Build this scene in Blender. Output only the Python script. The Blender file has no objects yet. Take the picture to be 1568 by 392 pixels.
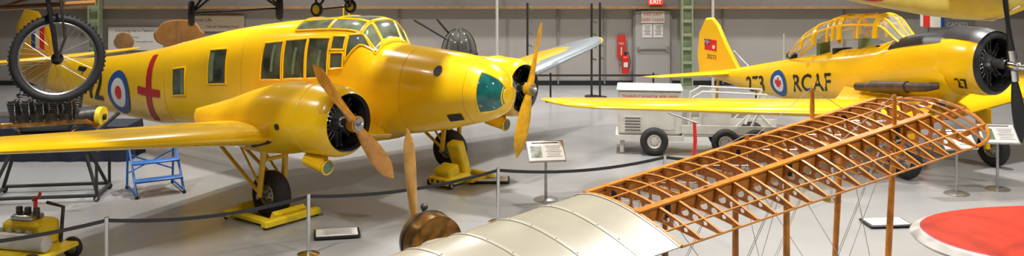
import bpy, math, random
from mathutils import Vector, Matrix
random.seed(3)
SC=bpy.context.scene
COL=SC.collection
V=Vector
pi=math.pi
# ------------------------------------------------------------------ materials
def mat(name,col,rough=.5,metal=0.,var=0.,scale=4.,bump=0.,coat=0.,alpha=1.,emit=0.,spec=.5):
    m=bpy.data.materials.new(name); m.use_nodes=True
    nt=m.node_tree; p=nt.nodes['Principled BSDF']
    c=(*col,1)
    p.inputs['Base Color'].default_value=c
    p.inputs['Roughness'].default_value=rough
    p.inputs['Metallic'].default_value=metal
    p.inputs['Coat Weight'].default_value=coat
    p.inputs['Coat Roughness'].default_value=.08
    p.inputs['Alpha'].default_value=alpha
    p.inputs['Specular IOR Level'].default_value=spec
    if emit>0:
        p.inputs['Emission Color'].default_value=c
        p.inputs['Emission Strength'].default_value=emit
    if var>0 or bump>0:
        tc=nt.nodes.new('ShaderNodeTexCoord')
        n=nt.nodes.new('ShaderNodeTexNoise'); n.inputs['Scale'].default_value=scale; n.inputs['Detail'].default_value=4
        nt.links.new(tc.outputs['Object'],n.inputs['Vector'])
        if var>0:
            r=nt.nodes.new('ShaderNodeValToRGB')
            r.color_ramp.elements[0].position=.3; r.color_ramp.elements[1].position=.7
            r.color_ramp.elements[0].color=(*[max(0,x*(1-var)) for x in col],1)
            r.color_ramp.elements[1].color=(*[min(1,x*(1+var)) for x in col],1)
            nt.links.new(n.outputs['Fac'],r.inputs['Fac'])
            nt.links.new(r.outputs['Color'],p.inputs['Base Color'])
        if bump>0:
            b=nt.nodes.new('ShaderNodeBump'); b.inputs['Strength'].default_value=bump; b.inputs['Distance'].default_value=.02
            nt.links.new(n.outputs['Fac'],b.inputs['Height']); nt.links.new(b.outputs['Normal'],p.inputs['Normal'])
    return m
YEL=mat('yellow_paint',(.84,.50,.005),.25,0,.05,1.2,coat=.3)
YEL2=mat('yellow_metal_paint',(.78,.58,.02),.4,0,.1,6)
BLACK=mat('black_paint',(.012,.012,.013),.4)
MATTE=mat('matte_black',(.02,.02,.02),.75)
RUB=mat('rubber',(.015,.014,.014),.7,0,.3,20)
DGLASS=mat('cabin_glass',(.06,.075,.055),.07,0,.8,2.2,coat=.5)
GREENIN=mat('cabin_green',(.12,.19,.11),.4,0,.3,5)
TEAL=mat('nose_glass',(.01,.11,.10),.08,0,.6,3,coat=.5)
CLEAR=mat('canopy_glass',(.50,.58,.50),.06,0,0,1,alpha=.30)
STEEL=mat('steel',(.45,.45,.45),.3,.9,.1,10)
DSTEEL=mat('engine_steel',(.07,.066,.062),.4,.6,.4,14)
PIPE=mat('burnt_exhaust_steel',(.06,.042,.033),.5,.2,.4,8)
CHROME=mat('chrome',(.7,.7,.7),.15,1)
BRASS=mat('brass',(.30,.15,.04),.25,.9,.6,9)
RED=mat('red_paint',(.60,.02,.015),.4)
DRED=mat('dark_red_paint',(.42,.012,.02),.4)
BLUE=mat('roundel_blue',(.012,.07,.27),.4)
LBLUE=mat('blue_enamel',(.02,.12,.42),.4)
WHITE=mat('white_paint',(.70,.69,.66),.4)
OFFW=mat('offwhite_enamel',(.56,.55,.51),.4,0,.06,5)
PAPER=mat('paper',(.66,.65,.62),.6)
WOODP=mat('propeller_wood',(.58,.24,.02),.25,0,.2,7,coat=.5)
WOODY=mat('pale_propeller_wood',(.46,.25,.06),.3,0,.25,6,coat=.3)
WOODS=mat('varnished_spruce',(.52,.19,.02),.33,0,.25,9,coat=.4)
WOODR=mat('rib_plywood',(.34,.11,.018),.4,0,.3,12,coat=.3)
WOODL=mat('rib_cap_wood',(.52,.21,.035),.35,0,.2,10,coat=.3)
CREAM=mat('doped_linen',(.36,.335,.26),.28,0,.07,3,bump=.15,coat=.3)
CREAM2=mat('linen_tape',(.40,.375,.30),.35)
SILV=mat('silver_dope',(.22,.26,.29),.35,.3,.05,3)
WIRE=mat('bracing_wire',(.5,.5,.48),.35,.8)
GREEN=mat('pale_green_steel',(.26,.32,.20),.5,0,.15,5)
TAN=mat('tan_wood',(.30,.17,.07),.6,0,.2,4)
BROWN=mat('brown_fabric',(.33,.15,.04),.5,0,.2,4)
# ------------------------------------------------------------------ builder
def frame(ax):
    ax=V(ax).normalized()
    h=V((0,0,1)) if abs(ax.z)<.95 else V((1,0,0))
    a=ax.cross(h).normalized(); b=ax.cross(a).normalized()
    return ax,a,b
class B:
    def __init__(s,name,loc=(0,0,0),rz=0.,rot=None):
        s.name=name; s.v=[]; s.f=[]; s.fm=[]; s.m=[]; s.loc=loc; s.rot=rot if rot else (0,0,rz)
    def mi(s,m):
        if m not in s.m: s.m.append(m)
        return s.m.index(m)
    def add(s,vs,fs,m):
        o=len(s.v); s.v+=[tuple(p) for p in vs]
        s.f+=[[i+o for i in f] for f in fs]; k=s.mi(m); s.fm+=[k]*len(fs)
    def box(s,c,d,m,R=None,bev=0.):
        x,y,z=[q/2 for q in d]; b=min(bev,x,y,z)
        if b<=0:
            vs=[V((i*x,j*y,k*z)) for i in(-1,1) for j in(-1,1) for k in(-1,1)]
            fs=[(0,1,3,2),(4,6,7,5),(0,4,5,1),(2,3,7,6),(0,2,6,4),(1,5,7,3)]
            if R is not None: vs=[R@p for p in vs]
            s.add([p+V(c) for p in vs],fs,m)
        else:
            rows=[]
            for zz,ins in((-z,b),(-z+b,0),(z-b,0),(z,b)):
                X=x-ins; Y=y-ins
                rows.append([V(q) for q in((X,-Y+b,zz),(X,Y-b,zz),(X-b,Y,zz),(-X+b,Y,zz),(-X,Y-b,zz),(-X,-Y+b,zz),(-X+b,-Y,zz),(X-b,-Y,zz))])
            if R is not None: rows=[[R@p for p in r] for r in rows]
            rows=[[p+V(c) for p in r] for r in rows]
            s.grid(rows,m,closed=True,caps=True)
    def beam(s,p0,p1,w,h,m,up=(0,0,1)):
        p0=V(p0);p1=V(p1);ax=(p1-p0).normalized();u=V(up)
        if abs(ax.dot(u))>.98:u=V((1,0,0))
        a=ax.cross(u).normalized();b=a.cross(ax).normalized()
        vs=[]
        for p in(p0,p1):
            for i,j in((-1,-1),(1,-1),(1,1),(-1,1)): vs.append(p+a*i*w/2+b*j*h/2)
        s.add(vs,[(0,1,2,3),(7,6,5,4),(0,4,5,1),(1,5,6,2),(2,6,7,3),(3,7,4,0)],m)
    def grid(s,rows,m,closed=False,caps=False):
        n=len(rows[0]); vs=[p for r in rows for p in r]; fs=[]
        for i in range(len(rows)-1):
            for j in range(n if closed else n-1):
                k=(j+1)%n
                fs.append((i*n+j,i*n+k,(i+1)*n+k,(i+1)*n+j))
        if caps:
            fs.append(tuple(range(n))[::-1]); fs.append(tuple((len(rows)-1)*n+j for j in range(n)))
        s.add(vs,fs,m)
    def cyl(s,p0,p1,r,m,r1=None,n=16,cap=True):
        p0=V(p0);p1=V(p1); r1=r if r1 is None else r1
        ax,a,b=frame(p1-p0)
        rows=[[p+(a*math.cos(t)+b*math.sin(t))*q for t in [2*pi*i/n for i in range(n)]] for p,q in((p0,r),(p1,r1))]
        s.grid(rows,m,closed=True,caps=cap)
    def tube(s,pts,r,m,n=8,closed=False):
        pts=[V(p) for p in pts]; rows=[]; N=len(pts); pa=None
        for i,p in enumerate(pts):
            if closed: d=pts[(i+1)%N]-pts[i-1]
            else: d=pts[min(i+1,N-1)]-pts[max(i-1,0)]
            d.normalize()
            if pa is None: _,a,b=frame(d)
            else:
                a=(pa-d*pa.dot(d)).normalized(); b=d.cross(a).normalized()
            pa=a
            rr=r[i] if isinstance(r,(list,tuple)) else r
            rows.append([p+(a*math.cos(t)+b*math.sin(t))*rr for t in [2*pi*k/n for k in range(n)]])
        if closed: rows.append(rows[0]); s.grid(rows,m,closed=True)
        else: s.grid(rows,m,closed=True,caps=True)
    def rev(s,c,ax,prof,m,n=32,sz=1.):
        c=V(c); ax,a,b=frame(ax)
        rows=[[c+ax*q+(a*math.cos(t)+b*math.sin(t))*r for t in [2*pi*i/n for i in range(n)]] for q,r in prof]
        s.grid(rows,m,closed=True)
    def ell(s,c,r,m,R=None,nu=20,nv=12):
        rows=[]
        for i in range(nv+1):
            ph=-pi/2+pi*i/nv
            rows.append([V((r[0]*math.cos(ph)*math.cos(2*pi*j/nu),r[1]*math.cos(ph)*math.sin(2*pi*j/nu),r[2]*math.sin(ph))) for j in range(nu)])
        if R is not None: rows=[[R@p for p in q] for q in rows]
        s.grid([[p+V(c) for p in q] for q in rows],m,closed=True)
    def torus(s,c,ax,R,r,m,n=36,k=12,w=1.):
        c=V(c);ax,a,b=frame(ax); rows=[]
        for i in range(n+1):
            t=2*pi*i/n; d=a*math.cos(t)+b*math.sin(t)
            rows.append([c+d*(R+r*math.cos(q))+ax*r*w*math.sin(q) for q in [2*pi*j/k for j in range(k)]])
        s.grid(rows,m,closed=True)
    def wheel(s,c,ax,R,w,m=RUB,hub=STEEL,hr=.5):
        c=V(c); x=V(ax).normalized(); r=(1-hr)*R/2
        s.torus(c,x,R-r,r,m,36,14,w/2/r)
        s.rev(c,x,[(-w*.3,.001),(-w*.33,R*hr*.35),(-w*.28,R*hr*.5),(-w*.2,R*hr*.75),(-w*.36,R*hr),(-w*.3,R*hr*1.12),(w*.3,R*hr*1.12),(w*.36,R*hr),(w*.2,R*hr*.75),(w*.28,R*hr*.5),(w*.3,.001)],hub,28)
        for i in range(8):
            t=2*pi*i/8;_,a,b=frame(x)
            d=a*math.cos(t)+b*math.sin(t)
            for sg in(-1,1): s.cyl(c+d*R*hr*.62+x*sg*w*.18,c+d*R*hr*.62+x*sg*w*.3,R*.03,DSTEEL,n=6)
    def prism(s,out,ax,t,m,ins=.9):
        cu=sum(p[0] for p in out)/len(out); cz=sum(p[1] for p in out)/len(out)
        def ring(k,v): return [V((cu+(p[0]-cu)*k,ax+v,cz+(p[1]-cz)*k)) for p in out]
        s.grid([ring(ins*.6,-t*1.15),ring(ins,-t),ring(1,0),ring(ins,t),ring(ins*.6,t*1.15)],m,closed=True,caps=True)
    def text(s,txt,size,fn,m,align='CENTER',bold=0.):
        cu=bpy.data.curves.new('t','FONT'); cu.body=txt; cu.size=size; cu.align_x=align; cu.align_y='CENTER'
        cu.resolution_u=3; cu.offset=bold
        o=bpy.data.objects.new('t',cu); COL.objects.link(o)
        dg=bpy.context.evaluated_depsgraph_get(); me=o.evaluated_get(dg).to_mesh()
        s.add([fn(v.co.x,v.co.y) for v in me.vertices],[tuple(p.vertices) for p in me.polygons],m)
        bpy.data.objects.remove(o); 
    def done(s,ang=38):
        me=bpy.data.meshes.new(s.name); me.from_pydata(s.v,[],s.f)
        for m in s.m: me.materials.append(m)
        me.polygons.foreach_set('material_index',s.fm)
        me.update(); me.validate()
        me.shade_smooth(); me.set_sharp_from_angle(angle=math.radians(ang))
        o=bpy.data.objects.new(s.name,me); COL.objects.link(o); o.location=s.loc; o.rotation_euler=s.rot
        return o
def pchip(xs,ys):
    n=len(xs); h=[xs[i+1]-xs[i] for i in range(n-1)]; d=[(ys[i+1]-ys[i])/h[i] for i in range(n-1)]
    m=[d[0]]+[0 if d[i-1]*d[i]<=0 else 2*d[i-1]*d[i]/(d[i-1]+d[i]) for i in range(1,n-1)]+[d[-1]]
    def f(x):
        x=min(max(x,xs[0]),xs[-1]); i=0
        while i<n-2 and x>xs[i+1]: i+=1
        t=(x-xs[i])/h[i]
        return (2*t**3-3*t*t+1)*ys[i]+(t**3-2*t*t+t)*h[i]*m[i]+(-2*t**3+3*t*t)*ys[i+1]+(t**3-t*t)*h[i]*m[i+1]
    return f
def sp(x,e): return math.copysign(abs(x)**e,x)
class Fus:
    def __init__(s,keys):
        keys=sorted(keys); xs=[k[0] for k in keys]; s.xs=xs
        s.top,s.bot,s.w,s.n=[pchip(xs,[k[i] for k in keys]) for i in(1,2,3,4)]
    def pt(s,u,th,e=0.):
        t,b,w,n=s.top(u),s.bot(u),s.w(u),s.n(u); zc=(t+b)/2; h=(t-b)/2
        return V((u,(w+e)*sp(math.cos(th),2/n),zc+(h+e)*sp(math.sin(th),2/n)))
    def th(s,u,z,side=-1):
        t,b,n=s.top(u),s.bot(u),s.n(u); q=(z-(t+b)/2)/((t-b)/2); q=max(-1,min(1,q))
        a=math.asin(sp(q,n/2)); return pi-a if side<0 else a
    def side(s,u,z,e=.012,side=-1): return s.pt(u,s.th(u,z,side),e)
    def loft(s,b,m,nst=90,n=48,u0=None,u1=None):
        u0=s.xs[0] if u0 is None else u0; u1=s.xs[-1] if u1 is None else u1
        us=sorted(set([u0+(u1-u0)*i/nst for i in range(nst+1)]+[k for k in s.xs if u0<=k<=u1]))
        b.grid([[s.pt(u,2*pi*j/n) for j in range(n)] for u in us],m,closed=True,caps=True)
    def patch(s,b,c,m,e=.012,side=-1,N=8,frame_m=None,fr=.018):
        q=[(u,s.th(u,z,side)) for u,z in c]
        def P(i,j,ee):
            bu=q[0][0]*(1-i)+q[1][0]*i; bt=q[0][1]*(1-i)+q[1][1]*i
            tu=q[3][0]*(1-i)+q[2][0]*i; tt=q[3][1]*(1-i)+q[2][1]*i
            return s.pt(bu*(1-j)+tu*j,bt*(1-j)+tt*j,ee)
        b.grid([[P(i/N,j/N,e) for i in range(N+1)] for j in range(N+1)],m)
        if frame_m:
            path=[P(i/N,0,e) for i in range(N)]+[P(1,j/N,e) for j in range(N)]+[P(1-i/N,1,e) for i in range(N)]+[P(0,1-j/N,e) for j in range(N)]
            b.tube(path,fr,frame_m,6,closed=True)
    def disc(s,b,u,z,r0,r1,m,e=.012,side=-1,N=36):
        rows=[]
        for k in range(4):
            r=r0+(r1-r0)*k/3
            rows.append([s.side(u+r*math.cos(2*pi*i/N),z+r*math.sin(2*pi*i/N),e,side) for i in range(N+1)])
        b.grid(rows,m)
def airfoil(t,N=14):
    up=[];lo=[]
    for i in range(N+1):
        x=(1-math.cos(pi*i/N))/2
        y=5*t*(.2969*math.sqrt(x)-.126*x-.3516*x*x+.2843*x**3-.1036*x**4)
        up.append((x,1.25*y)); lo.append((x,-.75*y))
    return up[::-1]+lo[1:-1]
def wing(b,secs,m,inc=0.,ex=0.):
    rows=[]
    for uL,v,z,c,t in secs:
        rows.append([V((uL-x*c,v,z+y*c-inc*x*c+(ex if y>=0 else -ex))) for x,y in airfoil(t)])
    b.grid(rows,m,closed=True,caps=True)
def halfwing(v0,v1,root,tip,z,tip_r,n=10):
    out=[];L=abs(v1-v0)
    for i in range(n+1):
        k=i/n*(1-tip_r/L)
        out.append((k,1.))
    for a in (15,30,45,58,70,80,87):
        out.append((1-tip_r/L+tip_r/L*math.sin(math.radians(a)),math.cos(math.radians(a))**.75))
    secs=[]
    for k,s_ in out:
        v=v0+(v1-v0)*k; uL=root[0]+(tip[0]-root[0])*k; c=root[1]+(tip[1]-root[1])*k; t=root[2]+(tip[2]-root[2])*k
        secs.append((uL-c*(1-s_)*.4,v,z(v),c*s_,t))
    return secs
def blade(b,c,axis,rd,L,w,m,tipm=None,r0=.08,pitch=(60,18),thick=.16):
    c=V(c); ax=V(axis).normalized(); rd=V(rd).normalized(); tg=ax.cross(rd).normalized()
    rows=[]; N=18
    for i in range(N+1):
        k=i/N; r=r0+(L-r0)*k
        ww=w*(.38+.62*math.sin(min(1,k/.6)*pi/2)) if k<.6 else w*(1-((k-.6)/.4)**3.2*.98)
        if i==N: ww=w*.12
        p=math.radians(pitch[0]+(pitch[1]-pitch[0])*min(1,k*1.1)); d=tg*math.cos(p)+ax*math.sin(p); nn=rd.cross(d).normalized()
        th=max(.012,(w*.5*(1-k)**1.5+thick*.14))*.5
        rows.append([c+rd*r+d*ww/2*math.cos(q)+nn*th*math.sin(q) for q in [2*pi*j/12 for j in range(12)]])
    b.grid(rows,m,closed=True,caps=True)
def radial(b,c,ax,R,n=9,m=DSTEEL):
    c=V(c);ax_,a,bb=frame(ax)
    b.rev(c,ax_,[(.18,.001),(.18,R*.18),(.08,R*.3),(0,R*.36),(-.2,R*.38),(-.2,.001)],STEEL,24)
    for i in range(n):
        t=2*pi*(i+.5)/n; d=a*math.cos(t)+bb*math.sin(t)
        for k in range(9):
            r=R*(.40+.058*k)
            b.cyl(c+d*r-ax_*.08,c+d*(r+R*.03)-ax_*.08,R*.155,m,n=12)
        b.cyl(c+d*R*.35-ax_*.08,c+d*R*.95-ax_*.08,R*.12,m,n=10)
        side=ax_.cross(d)
        for sg in(-1,1): b.cyl(c+d*R*.35+side*sg*R*.07+ax_*.06,c+d*R*.92+side*sg*R*.09+ax_*.0,R*.022,STEEL,n=6)
        b.cyl(c+d*R*.9+side*R*.1,c+d*R*.97+side*R*.1,R*.06,STEEL,n=8)
    b.torus(c+ax_*.06,ax_,R*.42,R*.025,BLACK,24,6)
# ================================================================== ROOM
def simple_box(name,c,d,m):
    b=B(name,loc=c); b.box((0,0,0),d,m); return b.done()
def floor_mat():
    m=bpy.data.materials.new('polished_concrete'); m.use_nodes=True; nt=m.node_tree; p=nt.nodes['Principled BSDF']
    tc=nt.nodes.new('ShaderNodeTexCoord'); n=nt.nodes.new('ShaderNodeTexNoise'); n.inputs['Scale'].default_value=.35; n.inputs['Detail'].default_value=6
    r=nt.nodes.new('ShaderNodeValToRGB'); r.color_ramp.elements[0].position=.3;r.color_ramp.elements[1].position=.72
    r.color_ramp.elements[0].color=(.265,.270,.275,1); r.color_ramp.elements[1].color=(.335,.34,.34,1)
    n2=nt.nodes.new('ShaderNodeTexNoise'); n2.inputs['Scale'].default_value=.8; n2.inputs['Detail'].default_value=2
    mr=nt.nodes.new('ShaderNodeMapRange'); mr.inputs['To Min'].default_value=.17; mr.inputs['To Max'].default_value=.23
    for q in(n,n2): nt.links.new(tc.outputs['Object'],q.inputs['Vector'])
    nt.links.new(n.outputs['Fac'],r.inputs['Fac']); nt.links.new(r.outputs['Color'],p.inputs['Base Color'])
    nt.links.new(n2.outputs['Fac'],mr.inputs['Value']); nt.links.new(mr.outputs['Result'],p.inputs['Roughness'])
    return m
WALL=mat('wall_paint',(.35,.33,.31),.7,0,.03,1)
WALLTOP=mat('upper_wall_paint',(.17,.16,.15),.7,0,.05,1)
SEAMW=mat('wall_seam_paint',(.22,.21,.195),.7)
DOORM=mat('door_paint',(.35,.345,.34),.5)
simple_box('floor',(0,15.5,-.1),(44,39,.2),floor_mat())
simple_box('ceiling',(0,15.5,9.1),(44,39,.2),mat('ceiling_paint',(.25,.25,.25),.8))
simple_box('wall_back',(0,34.6,4.5),(44,.2,9),WALL)
simple_box('wall_left',(-21.9,15.5,4.5),(.2,38,9),WALL)
simple_box('wall_right',(21.9,15.5,4.5),(.2,38,9),WALL)
simple_box('wall_front',(0,-3.9,4.5),(44,.2,9),WALL)
b=B('trim_1',loc=(0,34.3,0)); b.box((0,0,3.1),(43.6,.38,.75),WALLTOP,bev=.02); b.box((0,-.15,2.72),(43.6,.16,.09),TAN); b.done()
simple_box('baseboard_back',(0,34.46,.08),(43.4,.06,.16),BLACK)
for i,x in enumerate((-8,-3.9,1.6,3.2,7.3,11.5,15.5)):
    b=B('trim_%d'%(i+2),loc=(x,34.45,1.35)); b.box((0,0,0),(.05,.06,2.6),SEAMW); b.done()
b=B('door_1',loc=(4.85,34.40,0))
b.box((0,0,1.34),(1.34,.1,2.68),SEAMW); b.box((0,-.05,1.31),(1.2,.08,2.56),DOORM,bev=.015)
b.box((0,-.13,1.28),(1.0,.06,.07),CHROME,bev=.02); b.box((.5,-.11,1.28),(.1,.08,.2),STEEL,bev=.01); b.box((-.5,-.11,1.28),(.08,.08,.14),STEEL)
b.done()
def sign(name,loc,w,h,bg,items,rz=0,th=.02):
    b=B(name,loc=loc,rz=rz); b.box((0,0,0),(w,th,h),bg)
    for t,size,dx,dz,m in items: b.text(t,size,lambda x,y:V((x+dx,-th/2-.004,y+dz)),m)
    return b.done()
sign('fire_exit_sign',(4.85,34.28,2.38),.8,.42,PAPER,[('FIRE EXIT',.155,0,.09,RED),('KEEP CLEAR',.14,0,-.1,RED)])
for i in range(2):
    b=B('notice_paper',loc=(4.66+.38*i,34.3,1.9)); b.box((0,0,0),(.33,.01,.46),PAPER)
    for k in range(7): b.box((0,-.008,.17-.05*k),(.24-.04*(k%3),.004,.012),BLACK)
    b.done()
b=B('exit_light',loc=(4.9,34.0,2.92)); b.box((0,0,0),(.5,.1,.22),mat('exit_red',(.8,.04,.03),.4,emit=.5),bev=.02)
b.text('EXIT',.2,lambda x,y:V((x,-.06,y)),mat('exit_glow',(1,.5,.4),.5,emit=2.5)); b.box((0,.08,.02),(.1,.1,.08),WHITE); b.done()
sign('fire_extinguisher_sign',(3.78,34.4,1.35),.3,.8,mat('sign_red',(.5,.03,.02),.5),[('FIRE',.1,0,.1,PAPER),('I',.4,0,-.18,PAPER)])
b=B('fire_extinguisher',loc=(3.9,34.25,.75)); b.cyl((0,0,-.3),(0,0,.2),.12,RED,n=20); b.ell((0,0,.2),(.12,.12,.1),RED); b.cyl((0,0,.28),(0,0,.38),.03,BLACK)
b.box((.03,0,.4),(.16,.03,.04),BLACK); b.tube([(0,0,.36),(.12,-.03,.34),(.16,-.03,.1),(.13,-.05,-.12)],.014,BLACK); b.box((0,-.12,0),(.14,.01,.16),PAPER); b.box((0,.13,0),(.08,.1,.3),STEEL); b.done()
sign('wall_display_board',(-13.0,34.4,1.62),1.9,.8,PAPER,[('It is a long way to Tipperary',.12,0,.28,BLACK),('Lorem ipsum dolor sit amet',.07,-.3,.05,BLACK),('museum gallery notes',.07,.3,-.1,BLACK)])
sign('wall_display_board',(-10.2,34.4,2.15),1.9,.55,mat('sepia',(.5,.42,.3),.6),[('Social Life',.16,-.5,.12,BLACK),('THE AIR TRAINING PLAN',.1,.2,-.12,BLACK)])
sign('wall_display_board',(-11.2,34.4,1.6),.9,.7,PAPER,[('Flight School',.12,0,.2,BLACK),('1940 - 1945',.1,0,-.05,BLACK)])
for x in(-14.2,5.95):
    b=B('steel_column',loc=(x,33.9,0)); b.box((-.17,0,4.5),(.05,.3,8.96),GREEN); b.box((.17,0,4.5),(.05,.3,8.96),GREEN); b.box((0,0,4.5),(.3,.03,8.96),GREEN)
    for k in range(18): b.box((0,-.12,.4+.47*k),(.34,.05,.1),GREEN)
    b.box((0,0,.03),(.5,.45,.06),GREEN); b.done()
for x,y in((-.5,33.3),(6.7,33.2)):
    b=B('conduit_pole',loc=(x,y,0)); b.cyl((0,0,0),(0,0,8.98),.045,OFFW,n=12); b.cyl((0,0,0),(0,0,.04),.12,OFFW); b.done()
for x,y,h in((.5,32.2,3.0),(2.8,31.7,3.05),(2.55,31.9,3.0)):
    b=B('flag_pole_stand',loc=(x,y,0)); b.cyl((0,0,0),(0,0,.05),.22,BLACK,n=20); b.cyl((0,0,0),(0,0,h),.035,MATTE)
    for k in range(5): b.beam((-.0,0,h-.15-.4*k),(.16,0,h-.22-.4*k),.03,.05,GREENIN)
    b.done()
b=B('rear_belt_barrier'); xs=[-2.5,1.2,4.4,7.6]
for x in xs:
    b.cyl((x,31,0),(x,31,.9),.03,BLACK); b.cyl((x,31,0),(x,31,.03),.17,BLACK,n=20)
for i in range(3): b.beam((xs[i],31,.82),(xs[i+1],31,.82),.01,.06,MATTE)
b.done()
# ================================================================== TWIN-ENGINE AIRPLANE
A_O=(-2.88,20.1,0); A_R=-math.atan2(.616,.788)
F=Fus([(3.60,2.36,2.16,.08,2),(3.57,2.48,2.05,.20,2),(3.48,2.64,1.93,.34,2),(3.22,2.81,1.80,.48,2),(2.7,2.93,1.64,.58,2.1),(2.0,2.98,1.46,.66,2.2),(.95,3.02,1.25,.71,2.4),(.74,3.04,1.2,.715,2.4),
(.36,3.46,1.12,.73,2.7),(0,3.50,1.1,.74,2.9),(-1.7,3.38,1.0,.74,2.9),(-3.9,3.08,.85,.72,2.8),(-5.9,2.68,.7,.67,2.5),(-7.3,2.38,.55,.61,2.3),(-10,1.97,.55,.45,2.1),(-12.5,1.72,.8,.22,2),(-14.2,1.5,.95,.05,2)])
b=B('twin_engine_airplane',loc=A_O,rz=A_R)
F.loft(b,YEL,130,56)
for sd in(-1,1):
    W=dict(side=sd,frame_m=YEL,fr=.022)
    F.patch(b,[(-2.52,2.10),(-1.84,2.16),(-1.84,2.95),(-2.45,2.87)],DGLASS,**W)
    F.patch(b,[(-1.78,2.18),(-1.1,2.25),(-1.1,3.05),(-1.78,2.97)],DGLASS,**W)
    F.patch(b,[(-1.06,2.25),(-.42,2.32),(-.42,3.10),(-1.06,3.06)],DGLASS,**W)
    F.patch(b,[(-.36,2.5),(.02,2.55),(.02,2.85),(-.36,2.82)],DGLASS,**W)
    F.patch(b,[(-.36,2.88),(.02,2.9),(.02,3.16),(-.36,3.14)],DGLASS,**W)
    F.patch(b,[(.08,2.68),(.72,2.9),(.42,3.2),(.08,3.18)],DGLASS,**W)
    F.patch(b,[(-4.42,1.83),(-3.74,1.9),(-3.74,2.66),(-4.42,2.58)],DGLASS,**W)
    F.patch(b,[(-4.36,1.9),(-4.2,1.92),(-4.2,2.54),(-4.36,2.52)],GREENIN,side=sd,e=.018)
    F.patch(b,[(-5.85,1.43),(-5.33,1.5),(-5.33,2.13),(-5.85,2.05)],DGLASS,**W)
    F.patch(b,[(-5.5,1.52),(-5.38,1.53),(-5.38,2.08),(-5.5,2.06)],GREENIN,side=sd,e=.018)
    for u in(-2.2,-1.5,-.75): F.patch(b,[(u,2.3),(u+.08,2.3),(u+.14,2.85),(u+.06,2.85)],GREENIN,side=sd,e=.018)
    F.disc(b,-8.35,1.25,0,.17,RED,.02,sd); F.disc(b,-8.35,1.25,.17,.36,WHITE,.02,sd); F.disc(b,-8.35,1.25,.36,.54,BLUE,.02,sd)
    F.patch(b,[(-7.02,.7),(-6.78,.7),(-6.78,2.3),(-7.02,2.25)],DRED,side=sd,e=.016)
    F.patch(b,[(-7.4,1.33),(-6.4,1.33),(-6.4,1.51),(-7.4,1.51)],DRED,side=sd,e=.02)
    F.disc(b,2.35,2.66,0,.09,BLACK,.014,sd,20)
    F.patch(b,[(2.55,1.75),(2.85,1.81),(2.85,1.93),(2.55,1.88)],MATTE,side=sd,e=.014)
    F.patch(b,[(3.22,1.98),(3.585,2.14),(3.585,2.40),(3.22,2.68)],TEAL,side=sd,e=.010,frame_m=YEL,fr=.014)
def band(Fx,bb,u0,u1,t0,t1,m,e=.014,N=10,fm=None,fr=.02):
    P=lambda i,j:Fx.pt(u0+(u1-u0)*i,math.radians(t0+(t1-t0)*j),e)
    bb.grid([[P(i/N,j/N) for i in range(N+1)] for j in range(N+1)],m)
    if fm:
        bb.tube([P(i/N,0) for i in range(N)]+[P(1,j/N) for j in range(N)]+[P(1-i/N,1) for i in range(N)]+[P(0,1-j/N) for j in range(N)],fr,fm,6,closed=True)
ROOFG=mat('roof_glazing',(.12,.14,.10),.12,0,.5,3,coat=.5)
for t0,t1 in((48,72),(74,106),(108,132)):
    band(F,b,.72,.38,t0,t1,ROOFG,fm=YEL)
    band(F,b,.32,-.55,t0,t1,ROOFG,fm=YEL)
    band(F,b,-.6,-1.6,t0,t1,ROOFG,fm=YEL)
b.text('742',1.05,lambda x,y:F.side(-9.95+x*1.0,1.28+y*1.0,.022),BLACK,bold=.012)
SEAM=mat('panel_seam',(.45,.25,.01),.5)
for u in(2.95,1.5,-3.2,-6.2): b.tube([F.pt(u,2*pi*k/40,.001) for k in range(40)],.005,SEAM,4,closed=True)
wzf=lambda v:1.28+.128*abs(v)
wzn=lambda v:1.28+.110*abs(v)
wing(b,halfwing(.3,8.75,(.95,3.9,.15),(.3,1.6,.08),wzf,1.1,14),YEL,.15)
wing(b,halfwing(-.3,-8.75,(.95,3.9,.15),(.3,1.7,.09),wzn,1.1,14),YEL,.06)
wing(b,halfwing(4.2,8.7,(.73,2.8,.115),(.30,1.6,.08),wzf,1.1,8),SILV,.15,.006)
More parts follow.
